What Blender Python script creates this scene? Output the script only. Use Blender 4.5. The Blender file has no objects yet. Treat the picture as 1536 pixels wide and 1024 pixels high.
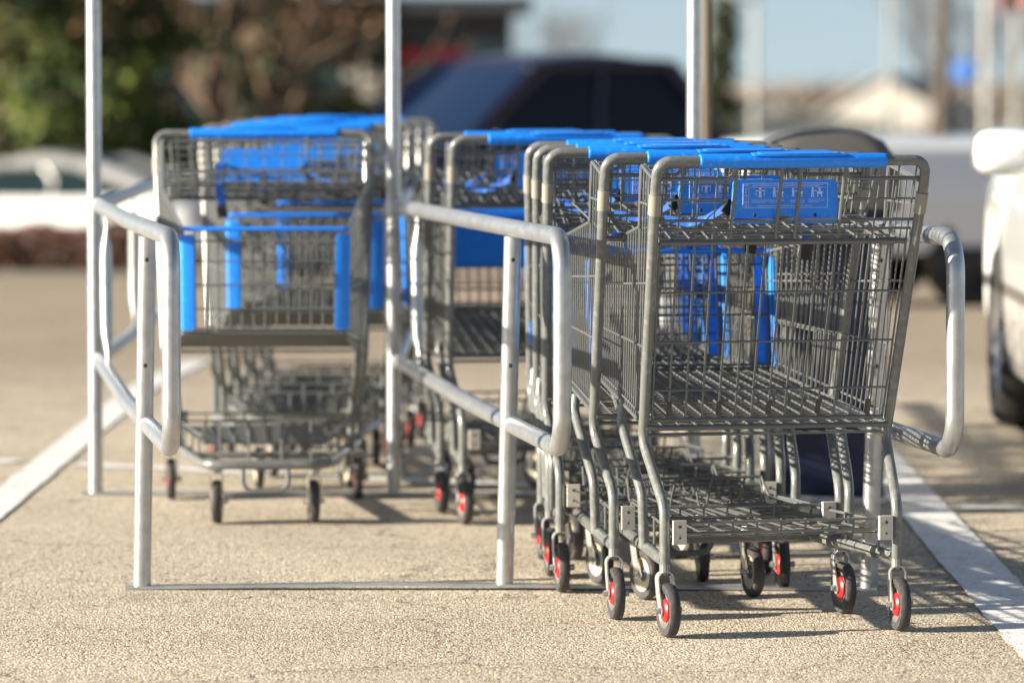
import bpy, math, random
from mathutils import Vector, Matrix
random.seed(7)
C = bpy.context.scene.collection
PI = math.pi

# ------------------------------------------------------------------ mesh helpers
class MB:
    def __init__(s): s.v=[]; s.f=[]; s.m=[]
    def add(s, vs, fs, mi=0):
        o=len(s.v); s.v+= [tuple(p) for p in vs]
        for q in fs: s.f.append(tuple(o+i for i in q)); s.m.append(mi)
    def tube(s, pts, r, n=6, closed=False, cap=True, rs=None, mi=0):
        P=[Vector(p) for p in pts]; N=len(P)
        if N<2: return
        T=[]
        for i in range(N):
            if closed: t=P[(i+1)%N]-P[i-1]
            elif i==0: t=P[1]-P[0]
            elif i==N-1: t=P[-1]-P[-2]
            else: t=(P[i+1]-P[i]).normalized()+(P[i]-P[i-1]).normalized()
            if t.length<1e-9: t=Vector((0,0,1))
            T.append(t.normalized())
        a=T[0].orthogonal().normalized(); vs=[]
        for i in range(N):
            a=(a-T[i]*a.dot(T[i]))
            a = a.normalized() if a.length>1e-6 else T[i].orthogonal().normalized()
            b=T[i].cross(a); rr=rs[i] if rs else r
            for k in range(n):
                w=2*PI*k/n; vs.append(P[i]+a*(math.cos(w)*rr)+b*(math.sin(w)*rr))
        fs=[]
        for i in range(N if closed else N-1):
            j=(i+1)%N
            for k in range(n):
                l=(k+1)%n; fs.append((i*n+k,i*n+l,j*n+l,j*n+k))
        if cap and not closed:
            fs.append(tuple(range(n-1,-1,-1))); fs.append(tuple((N-1)*n+k for k in range(n)))
        s.add(vs,fs,mi)
    def box(s, c, d, R=None, mi=0):
        vs=[]
        for x in (-1,1):
            for y in (-1,1):
                for z in (-1,1):
                    p=Vector((x*d[0]/2,y*d[1]/2,z*d[2]/2))
                    if R: p=R@p
                    vs.append(p+Vector(c))
        s.add(vs,[(0,1,3,2),(4,6,7,5),(0,4,5,1),(2,3,7,6),(0,2,6,4),(1,5,7,3)],mi)
    def lathe(s, prof, n=24, M=None, mi=0, closed=False):
        # prof: (r, h) about the local x axis unless M given (axis = local z then M)
        vs=[]; m=len(prof)
        for k in range(n):
            w=2*PI*k/n
            for r,h in prof:
                p=Vector((r*math.cos(w),r*math.sin(w),h))
                vs.append(M@p if M else p)
        fs=[]
        for k in range(n):
            l=(k+1)%n
            for i in range(m if closed else m-1):
                j=(i+1)%m
                fs.append((k*m+i,l*m+i,l*m+j,k*m+j))
        s.add(vs,fs,mi)
    def prism(s, poly, h, M=None, mi=0):
        n=len(poly); vs=[]
        for z in (-h/2,h/2):
            for x,y in poly:
                p=Vector((x,y,z)); vs.append(M@p if M else p)
        fs=[tuple(range(n-1,-1,-1)),tuple(range(n,2*n))]
        for i in range(n):
            j=(i+1)%n; fs.append((i,j,n+j,n+i))
        s.add(vs,fs,mi)
    def build(s, name, mat, parent=None, smooth=35, loc=None, bevel=0):
        used=sorted({i for f in s.f for i in f})
        if len(used)<len(s.v):
            mp={j:i for i,j in enumerate(used)}; s.v=[s.v[j] for j in used]; s.f=[tuple(mp[i] for i in f) for f in s.f]
        me=bpy.data.meshes.new(name); me.from_pydata(s.v,[],s.f); me.update()
        for m in (mat if isinstance(mat,(list,tuple)) else [mat]): me.materials.append(m)
        if any(s.m): me.polygons.foreach_set('material_index',s.m)
        if smooth:
            me.shade_smooth(); me.set_sharp_from_angle(angle=math.radians(smooth))
        o=bpy.data.objects.new(name,me); C.objects.link(o)
        if parent: o.parent=parent
        if loc: o.location=loc
        if bevel:
            b=o.modifiers.new('bevel','BEVEL'); b.width=bevel; b.segments=2; b.limit_method='ANGLE'
        return o

def rpath(pts, rads, n=6):
    """polyline with corners rounded by the given radius"""
    P=[Vector(p) for p in pts]; out=[P[0]]
    for i in range(1,len(P)-1):
        r=rads[i-1] if isinstance(rads,(list,tuple)) else rads
        a=(P[i-1]-P[i]); b=(P[i+1]-P[i]); la,lb=a.length,b.length; a.normalize(); b.normalize()
        ang=a.angle(b)
        if r<=0 or ang>PI-.02: out.append(P[i]); continue
        t=min(r/math.tan(ang/2),la*.49,lb*.49); r=t*math.tan(ang/2)
        c=P[i]+(a+b).normalized()*(r/math.sin(ang/2))
        p0=P[i]+a*t; p1=P[i]+b*t; u=p0-c; w=p1-c; th=u.angle(w)
        for k in range(n+1):
            q=k/n; out.append(c+(u*math.sin((1-q)*th)+w*math.sin(q*th))/math.sin(th))
    out.append(P[-1]); return out
def lerp(a,b,t): return a+(b-a)*t
def vl(a,b,t): return tuple(x+(y-x)*t for x,y in zip(a,b))

def tag(o,label,cat,group=None,kind=None):
    o['label']=label; o['category']=cat
    if group: o['group']=group
    if kind: o['kind']=kind
    return o
def thing(name,label,cat,loc=(0,0,0),rz=0,group=None):
    o=bpy.data.objects.new(name,None); o.empty_display_size=.1; C.objects.link(o)
    o.location=loc; o.rotation_euler=(0,0,rz); return tag(o,label,cat,group)
def struct(o): o['kind']='structure'; return o
def copy_tree(o,parent=None):
    c=o.copy(); C.objects.link(c); c.parent=parent
    for ch in list(o.children): copy_tree(ch,c)
    return c

# ------------------------------------------------------------------ materials
def mat(name, col, rough=.5, metal=0, spec=.5, coat=0, noise=None, bump=None):
    """noise=(scale, other colour, lo, hi): patches; bump=(scale,strength)"""
    m=bpy.data.materials.new(name); m.use_nodes=True; nt=m.node_tree; N=nt.nodes; L=nt.links
    b=N['Principled BSDF']; b.inputs['Base Color'].default_value=(*col,1); b.inputs['Roughness'].default_value=rough
    b.inputs['Metallic'].default_value=metal; b.inputs['Specular IOR Level'].default_value=spec
    b.inputs['Coat Weight'].default_value=coat; b.inputs['Coat Roughness'].default_value=.05
    tc=N.new('ShaderNodeTexCoord')
    if noise:
        sc,c2,lo,hi=noise
        n=N.new('ShaderNodeTexNoise'); n.inputs['Scale'].default_value=sc; n.inputs['Detail'].default_value=5; L.new(tc.outputs['Object'],n.inputs['Vector'])
        r=N.new('ShaderNodeMapRange'); r.inputs['From Min'].default_value=lo; r.inputs['From Max'].default_value=hi; L.new(n.outputs['Fac'],r.inputs['Value'])
        x=N.new('ShaderNodeMix'); x.data_type='RGBA'; x.inputs['A'].default_value=(*col,1); x.inputs['B'].default_value=(*c2,1)
        L.new(r.outputs['Result'],x.inputs['Factor']); L.new(x.outputs['Result'],b.inputs['Base Color'])
    if bump:
        n=N.new('ShaderNodeTexNoise'); n.inputs['Scale'].default_value=bump[0]; n.inputs['Detail'].default_value=3; L.new(tc.outputs['Object'],n.inputs['Vector'])
        u=N.new('ShaderNodeBump'); u.inputs['Strength'].default_value=bump[1]; u.inputs['Distance'].default_value=.01
        L.new(n.outputs['Fac'],u.inputs['Height']); L.new(u.outputs['Normal'],b.inputs['Normal'])
    return m
M={}
M['paint']=mat('grey_cart_paint',(.132,.140,.138),.26,spec=.6,noise=(55,(.175,.180,.174),.5,.62))
M['paint_wire']=mat('grey_wire_paint',(.112,.119,.118),.25,spec=.65)
M['blue']=mat('blue_plastic',(.008,.225,.88),.40,noise=(85,(.04,.30,.88),.56,.70))
M['blue_rod']=mat('blue_coating',(.008,.20,.85),.4)
M['print']=mat('pale_print',(.58,.68,.88),.6)
M['beige']=mat('beige_plastic',(.27,.255,.22),.5)
M['white_block']=mat('grey_white_plastic',(.50,.48,.43),.5,noise=(60,(.33,.31,.27),.55,.7))
M['rubber']=mat('dark_rubber',(.042,.038,.042),.62,noise=(80,(.075,.068,.066),.5,.7))
M['rim']=mat('pale_wheel_rim',(.13,.125,.12),.5)
M['cream']=mat('cream_wheel_rim',(.5,.45,.34),.5)
M['red']=mat('red_hub_plastic',(.68,.016,.02),.38)
M['bluehub']=mat('blue_grey_hub',(.10,.14,.22),.4,metal=.5)
M['zinc']=mat('zinc_plate',(.62,.62,.60),.32,metal=.75,noise=(90,(.4,.39,.37),.5,.7))
M['black']=mat('black_plastic',(.012,.012,.013),.45)
M['webbing']=mat('blue_webbing',(.008,.085,.40),.7,noise=(60,(.05,.22,.6),.55,.65))
M['dark_clip']=mat('dark_clip',(.05,.048,.044),.5)
def galv():
    m=mat('galvanised_steel',(.50,.52,.54),.34,metal=.85,noise=(30,(.42,.43,.44),.40,.68))
    nt=m.node_tree;N=nt.nodes;L=nt.links;b=N['Principled BSDF']
    tc=N.new('ShaderNodeTexCoord'); n=N.new('ShaderNodeTexNoise'); n.inputs['Scale'].default_value=35; n.inputs['Detail'].default_value=6
    L.new(tc.outputs['Object'],n.inputs['Vector']); r=N.new('ShaderNodeMapRange'); r.inputs['From Min'].default_value=.3; r.inputs['From Max'].default_value=.75
    r.inputs['To Min'].default_value=.32; r.inputs['To Max'].default_value=.44; L.new(n.outputs['Fac'],r.inputs['Value']); L.new(r.outputs['Result'],b.inputs['Roughness'])
    return m
M['galv']=galv()
M['hole']=mat('dark_bolt',(.02,.02,.02),.5)

def ground_mat():
    m=bpy.data.materials.new('tan_chip_asphalt'); m.use_nodes=True; nt=m.node_tree; N=nt.nodes; L=nt.links; b=N['Principled BSDF']
    b.inputs['Roughness'].default_value=.9; b.inputs['Specular IOR Level'].default_value=.25
    g=N.new('ShaderNodeNewGeometry')
    v=N.new('ShaderNodeTexVoronoi'); v.inputs['Scale'].default_value=185; L.new(g.outputs['Position'],v.inputs['Vector'])
    cr=N.new('ShaderNodeValToRGB'); e=cr.color_ramp; e.interpolation='CONSTANT'
    cols=[(0.0,(0.072,0.062,0.051)),(0.09,(0.260,0.211,0.158)),(0.2,(0.478,0.404,0.307)),(0.44,(0.562,0.486,0.375)),(0.66,(0.645,0.563,0.441)),(0.84,(0.728,0.651,0.525)),(0.95,(0.374,0.320,0.257))]
    e.elements[0].position=0; e.elements[0].color=(*cols[0][1],1); e.elements[1].position=cols[1][0]; e.elements[1].color=(*cols[1][1],1)
    for p,c in cols[2:]:
        q=e.elements.new(p); q.color=(*c,1)
    sp=N.new('ShaderNodeSeparateColor'); L.new(v.outputs['Color'],sp.inputs['Color']); L.new(sp.outputs['Red'],cr.inputs['Fac'])
    # large, soft variation of the surface (wear, tyre dust)
    n=N.new('ShaderNodeTexNoise'); n.inputs['Scale'].default_value=1.3; n.inputs['Detail'].default_value=6; L.new(g.outputs['Position'],n.inputs['Vector'])
    mr=N.new('ShaderNodeMapRange'); mr.inputs['From Min'].default_value=.3; mr.inputs['From Max'].default_value=.7; mr.inputs['To Min'].default_value=.84; mr.inputs['To Max'].default_value=1.1; L.new(n.outputs['Fac'],mr.inputs['Value'])
    n2=N.new('ShaderNodeTexNoise'); n2.inputs['Scale'].default_value=30; n2.inputs['Detail'].default_value=4; L.new(g.outputs['Position'],n2.inputs['Vector'])
    mr2=N.new('ShaderNodeMapRange'); mr2.inputs['From Min'].default_value=.3; mr2.inputs['From Max'].default_value=.7; mr2.inputs['To Min'].default_value=.90; mr2.inputs['To Max'].default_value=1.08; L.new(n2.outputs['Fac'],mr2.inputs['Value'])
    mu=N.new('ShaderNodeMath'); mu.operation='MULTIPLY'; L.new(mr.outputs['Result'],mu.inputs[0]); L.new(mr2.outputs['Result'],mu.inputs[1])
    # thin cracks
    w=N.new('ShaderNodeTexVoronoi'); w.feature='DISTANCE_TO_EDGE'; w.inputs['Scale'].default_value=.9
    nd=N.new('ShaderNodeTexNoise'); nd.inputs['Scale'].default_value=5; nd.inputs['Detail'].default_value=6; L.new(g.outputs['Position'],nd.inputs['Vector'])
    va=N.new('ShaderNodeVectorMath'); va.operation='MULTIPLY_ADD'; va.inputs[1].default_value=(.35,.35,.35); L.new(nd.outputs['Color'],va.inputs[0]); L.new(g.outputs['Position'],va.inputs[2]); L.new(va.outputs['Vector'],w.inputs['Vector'])
    ck=N.new('ShaderNodeMapRange'); ck.inputs['From Min'].default_value=.001; ck.inputs['From Max'].default_value=.007; ck.inputs['To Min'].default_value=.5; ck.inputs['To Max'].default_value=1; L.new(w.outputs['Distance'],ck.inputs['Value'])
    mu2=N.new('ShaderNodeMath'); mu2.operation='MULTIPLY'; L.new(mu.outputs[0],mu2.inputs[0]); L.new(ck.outputs['Result'],mu2.inputs[1])
    ns=N.new('ShaderNodeTexNoise'); ns.inputs['Scale'].default_value=2.6; ns.inputs['Detail'].default_value=7; ns.inputs['Roughness'].default_value=.62; L.new(g.outputs['Position'],ns.inputs['Vector'])
    st_=N.new('ShaderNodeMapRange'); st_.inputs['From Min'].default_value=.58; st_.inputs['From Max'].default_value=.72; st_.inputs['To Min'].default_value=1; st_.inputs['To Max'].default_value=.70; L.new(ns.outputs['Fac'],st_.inputs['Value'])
    mu3=N.new('ShaderNodeMath'); mu3.operation='MULTIPLY'; L.new(mu2.outputs[0],mu3.inputs[0]); L.new(st_.outputs['Result'],mu3.inputs[1]); mu2=mu3
    mx=N.new('ShaderNodeVectorMath'); mx.operation='SCALE'; L.new(cr.outputs['Color'],mx.inputs[0]); L.new(mu2.outputs[0],mx.inputs['Scale'])
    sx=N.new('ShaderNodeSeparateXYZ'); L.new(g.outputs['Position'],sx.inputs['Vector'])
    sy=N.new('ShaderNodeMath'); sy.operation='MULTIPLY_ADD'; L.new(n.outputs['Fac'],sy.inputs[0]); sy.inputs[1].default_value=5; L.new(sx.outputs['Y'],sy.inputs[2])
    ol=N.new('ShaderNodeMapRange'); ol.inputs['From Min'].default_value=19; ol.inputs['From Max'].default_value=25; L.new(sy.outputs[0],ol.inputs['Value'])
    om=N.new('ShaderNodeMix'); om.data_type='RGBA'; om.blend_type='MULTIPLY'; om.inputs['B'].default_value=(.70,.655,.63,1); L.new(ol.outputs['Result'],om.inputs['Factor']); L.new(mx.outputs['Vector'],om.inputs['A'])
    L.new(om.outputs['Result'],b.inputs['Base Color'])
    # relief: rounded stones
    ht=N.new('ShaderNodeMath'); ht.operation='MULTIPLY'; L.new(v.outputs['Distance'],ht.inputs[0]); ht.inputs[1].default_value=-1
    v2=N.new('ShaderNodeMath'); v2.operation='MULTIPLY_ADD'; L.new(n2.outputs['Fac'],v2.inputs[0]); v2.inputs[1].default_value=.25; L.new(ht.outputs[0],v2.inputs[2])
    bp=N.new('ShaderNodeBump'); bp.inputs['Strength'].default_value=.6; bp.inputs['Distance'].default_value=.004; L.new(v2.outputs[0],bp.inputs['Height']); L.new(bp.outputs['Normal'],b.inputs['Normal'])
    return m
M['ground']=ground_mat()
def line_mat():
    m=bpy.data.materials.new('worn_white_paint'); m.use_nodes=True; nt=m.node_tree; N=nt.nodes; L=nt.links; b=N['Principled BSDF']
    b.inputs['Roughness'].default_value=.7
    g=N.new('ShaderNodeNewGeometry')
    n=N.new('ShaderNodeTexNoise'); n.inputs['Scale'].default_value=9; n.inputs['Detail'].default_value=8; n.inputs['Roughness'].default_value=.75; L.new(g.outputs['Position'],n.inputs['Vector'])
    v=N.new('ShaderNodeTexVoronoi'); v.inputs['Scale'].default_value=185; L.new(g.outputs['Position'],v.inputs['Vector'])
    sp=N.new('ShaderNodeSeparateColor'); L.new(v.outputs['Color'],sp.inputs['Color'])
    ad=N.new('ShaderNodeMath'); ad.operation='MULTIPLY_ADD'; L.new(sp.outputs['Red'],ad.inputs[0]); ad.inputs[1].default_value=.30; L.new(n.outputs['Fac'],ad.inputs[2])
    r=N.new('ShaderNodeMapRange'); r.inputs['From Min'].default_value=.73; r.inputs['From Max'].default_value=.83; L.new(ad.outputs[0],r.inputs['Value'])
    x=N.new('ShaderNodeMix'); x.data_type='RGBA'; x.inputs['A'].default_value=(.74,.74,.74,1); x.inputs['B'].default_value=(.40,.35,.28,1); L.new(r.outputs['Result'],x.inputs['Factor']); L.new(x.outputs['Result'],b.inputs['Base Color'])
    ht=N.new('ShaderNodeMath'); ht.operation='MULTIPLY'; L.new(v.outputs['Distance'],ht.inputs[0]); ht.inputs[1].default_value=-1
    bp=N.new('ShaderNodeBump'); bp.inputs['Strength'].default_value=.3; bp.inputs['Distance'].default_value=.004; L.new(ht.outputs[0],bp.inputs['Height']); L.new(bp.outputs['Normal'],b.inputs['Normal'])
    return m
M['line']=line_mat()

# ------------------------------------------------------------------ ground
def gz(y):
    if y<18: return 0
    if y<20: return -.0304*(y-18)**2/4
    if y<43: return -.0304*(y-19)
    if y<61: return -.729-.04*(y-43)
    if y<110: return -1.449-.024*(y-61)
    if y<350: return -2.625-.02*(y-110)
    return -2.625-.02*240-.0056*(y-350)
g=MB(); ys=[-40,0,6,10,14,16,18,18.5,19,19.5,20,25,30,43,61,80,110,150,200,260,350,500,900,2000,4000]
xs=[-2500,-600,-150,-40,-8,0,8,40,150,600,2500]
vs=[(x,y,gz(y)) for y in ys for x in xs]; nx=len(xs)
g.add(vs,[(j*nx+i,j*nx+i+1,(j+1)*nx+i+1,(j+1)*nx+i) for j in range(len(ys)-1) for i in range(nx-1)])
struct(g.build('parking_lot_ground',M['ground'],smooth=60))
def stripe(name,p0,p1,w,lift=.004):
    m=MB(); a=Vector((p0[0],p0[1])); b=Vector((p1[0],p1[1])); L=(b-a).length; d=(b-a)/L; n=Vector((-d.y,d.x))*w/2; k=max(2,int(L/.1)); vs=[]
    rr=random.Random(int(p0[0]*100))
    for i in range(k+1):
        p=a+d*(L*i/k)
        for s in (-1,1):
            q=p+n*s*(1+rr.uniform(-.05,.05)); vs.append((q.x,q.y,gz(q.y)+lift))
    m.add(vs,[(2*i,2*i+1,2*i+3,2*i+2) for i in range(k)]); return struct(m.build(name,M['line']))
stripe('stall_line',(1.17,9.0),(1.155,22),.155)
stripe('stall_line',(-1.52,9.0),(-1.40,22),.115)
stripe('cross_line',(-4.4,17.05),(-1.56,15.535),.11); stripe('cross_line',(-1.37,15.435),(1.07,14.13),.11)
stripe('cross_line',(1.26,14.03),(4.5,12.3),.13)
stripe('stall_line',(3.8,10),(3.8,22),.15); stripe('stall_line',(-4.1,9.5),(-4.1,22),.15)

# ------------------------------------------------------------------ cart corral
corral=thing('cart_corral','galvanised tube cart corral with rounded hoop ends, tall posts and flat base bars','cart corral',(0,0,0))
rails=[((-1.207,14.399),(-.896,11.888)),((-.333,14.356),(-.018,11.888)),((.54,14.313),(.862,11.859))]
for (tx,ty),(fx,fy) in rails:
    d=Vector((fx-tx,fy-ty)); Ld=d.length; d/=Ld; e=Vector((fx,fy))+d*.80
    def pt(t,z): return (tx+d.x*t,ty+d.y*t,z)
    E=Ld+.80; ex=.03
    hoop=rpath([(tx,ty+3.1,.848),(tx,ty,.848),Vector(pt(Ld*.7,lerp(.848,.88,.6))),Vector(pt(E,.882))+Vector((ex,0,0)),Vector(pt(E,.402))+Vector((ex,0,0)),Vector(pt(Ld*.7,.40)),(tx,ty,.398),(tx,ty+3.1,.398)],[.10,.5,.085,.085,.5,.10],8)
    m=MB(); m.tube(hoop,.0212,18); m.build('hoop_rail',M['galv'],corral)
    m=MB(); m.tube([(tx-.012,ty,.006),(tx-.012,ty,2.75)],.0205,20); m.build('tall_post',M['galv'],corral)
    m=MB(); m.tube([(fx,fy,.006),(fx+.02,fy-.05,.855)],.0215,20); m.build('front_post',M['galv'],corral)
    m=MB(); m.tube([(tx,ty+2.95,gz(ty+2.95)+.003),(tx,ty+2.95,.84)],.0205,16); m.build('rear_post',M['galv'],corral)
    for (p0,p1) in ((pt(.55,.402),pt(.50,.845)),((tx,ty+1.35,.40),(tx,ty+1.35,.845))):
        m=MB(); n=16; vs=[]; A=Vector(p0);B=Vector(p1)
        dd=(Vector((d.x,d.y,0)) if p0[1]<ty else Vector((0,-1,0))); nn=Vector((-dd.y,dd.x,0))
        secs=[(0,.026,.004),(.10,.026,.005),(.22,.021,.017),(.30,.0175,.0175),(.70,.0175,.0175),(.78,.021,.017),(.90,.026,.005),(1,.026,.004)]
        for t,a,b in secs:
            c=A.lerp(B,t)
            for k in range(n): w=2*PI*k/n; vs.append(c+dd*(a*math.cos(w))+nn*(b*math.sin(w)))
        m.add(vs,[(i*n+k,i*n+(k+1)%n,(i+1)*n+(k+1)%n,(i+1)*n+k) for i in range(len(secs)-1) for k in range(n)])
        m.build('flattened_brace',M['galv'],corral)
    for z,yy in ((.80,-.047),(.545,-.032)):
        m=MB(); Mx=Matrix.Translation((fx+.0015+.02*z/.86,fy-.05*z/.86-.0225,z))@Matrix.Rotation(PI/2,4,'X')
        m.lathe([(0,.003),(.004,.0025),(.0055,0),(.0055,-.004)],12,Mx); m.build('bolt',M['hole'],corral)
    m=MB(); z=.545; m.lathe([(0,.004),(.007,.003),(.009,0),(.009,-.004)],10,Matrix.Translation((tx-.012,ty-.0215,z))@Matrix.Rotation(PI/2,4,'X')); m.build('bolt',M['zinc'],corral)
def flatbar(pts,w,t):
    m=MB(); vs=[]
    for x,y,z in pts:
        for sy in (-w/2,w/2):
            for dz in (0,t): vs.append((x,y+sy,z+dz))
    fs=[(0,1,3,2)]; k=len(pts)
    for i in range(k-1):
        a=4*i;b=a+4; fs+=[(a,b,b+1,a+1),(a+2,a+3,b+3,b+2),(a+1,b+1,b+3,a+3),(a,a+2,b+2,b)]
    fs.append((4*k-4,4*k-2,4*k-1,4*k-3)); m.add(vs,fs); return m
flatbar([(-.935,11.888,.001),(-.6,11.885,.006),(-.3,11.88,.011),(0,11.88,.007),(.3,11.875,.004),(.88,11.86,.001)],.045,.007).build('base_bar',M['galv'],corral,smooth=20)
flatbar([(-1.26,14.40,.001),(-.6,14.38,.005),(0,14.34,.005),(.6,14.31,.001)],.045,.007).build('base_bar',M['galv'],corral,smooth=20)

# ------------------------------------------------------------------ the shopping cart
W=.0019
def bot(s,u): return Vector((s*lerp(.283,.219,u),.115+.745*u,lerp(.455,.535,u)))
def rim(y):
    if y<.135: return lerp(1.015,1.045,(y+.05)/.185)
    if y<.16: return lerp(1.045,.905,(y-.135)/.025)
    return lerp(.905,.815,(y-.16)/.74)
def hw(y): return lerp(.306,.222,max(0,min(1,(y+.05)/.95)))
def top(s,u):
    y=-.045+.945*u; return Vector((s*hw(y),y,rim(y)))
def side(s,u,z):
    b=bot(s,u); t=top(s,u); return b.lerp(t,(z-b.z)/(t.z-b.z))

def make_caster(parent,loc,front,turn,trail=.028):
    mb=MB(); r=.0175
    # fork: two cheeks and an arch, slanting back to the axle
    for s in (-1,1):
        poly=[(-.016,.160 if not front else .135),(.013,.160 if not front else .135),(.0,.085),(-trail+.011,.052),(-trail-.011,.052),(-trail-.013,.075)]
        Mx=Matrix(((0,0,1,s*r),(1,0,0,0),(0,1,0,0),(0,0,0,1)))
        zt=.128
        poly=[(-.014,zt),(.014,zt),(.004,.092),(-trail+.012,.056),(-trail+.006,.047),(-trail-.006,.047),(-trail-.013,.058),(-.022,.10)]
        mb.prism(poly,.0032,Mx)
    arch=[(r*math.cos(a),r*.95*math.sin(a)) for a in [i*PI/8 for i in range(9)]]
    vs=[];n=9
    for x,z in arch:
        for y in (-.014,.014):
            vs.append((x*1.09,y,.128+z*1.09)); vs.append((x*.91,y,.128+z*.91))
    fs=[]
    for i in range(n-1):
        a=4*i;b=a+4; fs+=[(a,b,b+2,a+2),(a+1,a+3,b+3,b+1),(a,a+1,b+1,b),(a+2,b+2,b+3,a+3)]
    mb.add(vs,fs)
    if front:
        mb.lathe([(0,.172),(.020,.172),(.024,.165),(.024,.153),(.018,.148),(.012,.140)],16)
    else: mb.tube([(0,0,.138),(0,0,.16)],.012,12)
    ax=Matrix.Translation((0,-trail,.0605))@Matrix.Rotation(PI/2,4,'Y')
    mb.lathe([(.006,-.030),(.006,.030)],10,ax); mb.lathe([(0,.030),(.0075,.030),(.0075,.022)],6,ax); mb.lathe([(0,-.027),(.0075,-.027),(.0075,-.022)],6,ax)
    fk=mb.build('caster',M['zinc'] if front else M['paint_zinc'],parent,loc=loc); fk.rotation_euler=(0,0,turn)
    R=.0605; t=.0125
    w=MB()
    w.lathe([(.039,-t*.72),(.047,-t),(R-.004,-t*.95),(R-.001,-t*.55),(R,0),(R-.001,t*.55),(R-.004,t*.95),(.047,t),(.039,t*.72)],40,ax); w.build('tyre',M['rubber'],fk)
    w=MB(); w.lathe([(.010,-t*.45),(.035,-t*.45),(.0405,-t*.86),(.0405,t*.86),(.035,t*.45),(.010,t*.45)],32,ax); w.build('rim',M['cream'] if front else M['rim'],fk)
    w=MB(); h=.0135 if not front else .011; q=.026 if not front else .017
    w.lathe([(0,-h),(q-.005,-h),(q,-h+.004),(q,h-.004),(q-.005,h),(0,h)],24,ax); w.build('hub',M['bluehub'] if front else M['red'],fk)
    return fk
M['paint_zinc']=mat('dull_zinc_fork',(.40,.41,.40),.38,metal=.5,noise=(70,(.28,.29,.28),.5,.7))

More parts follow.
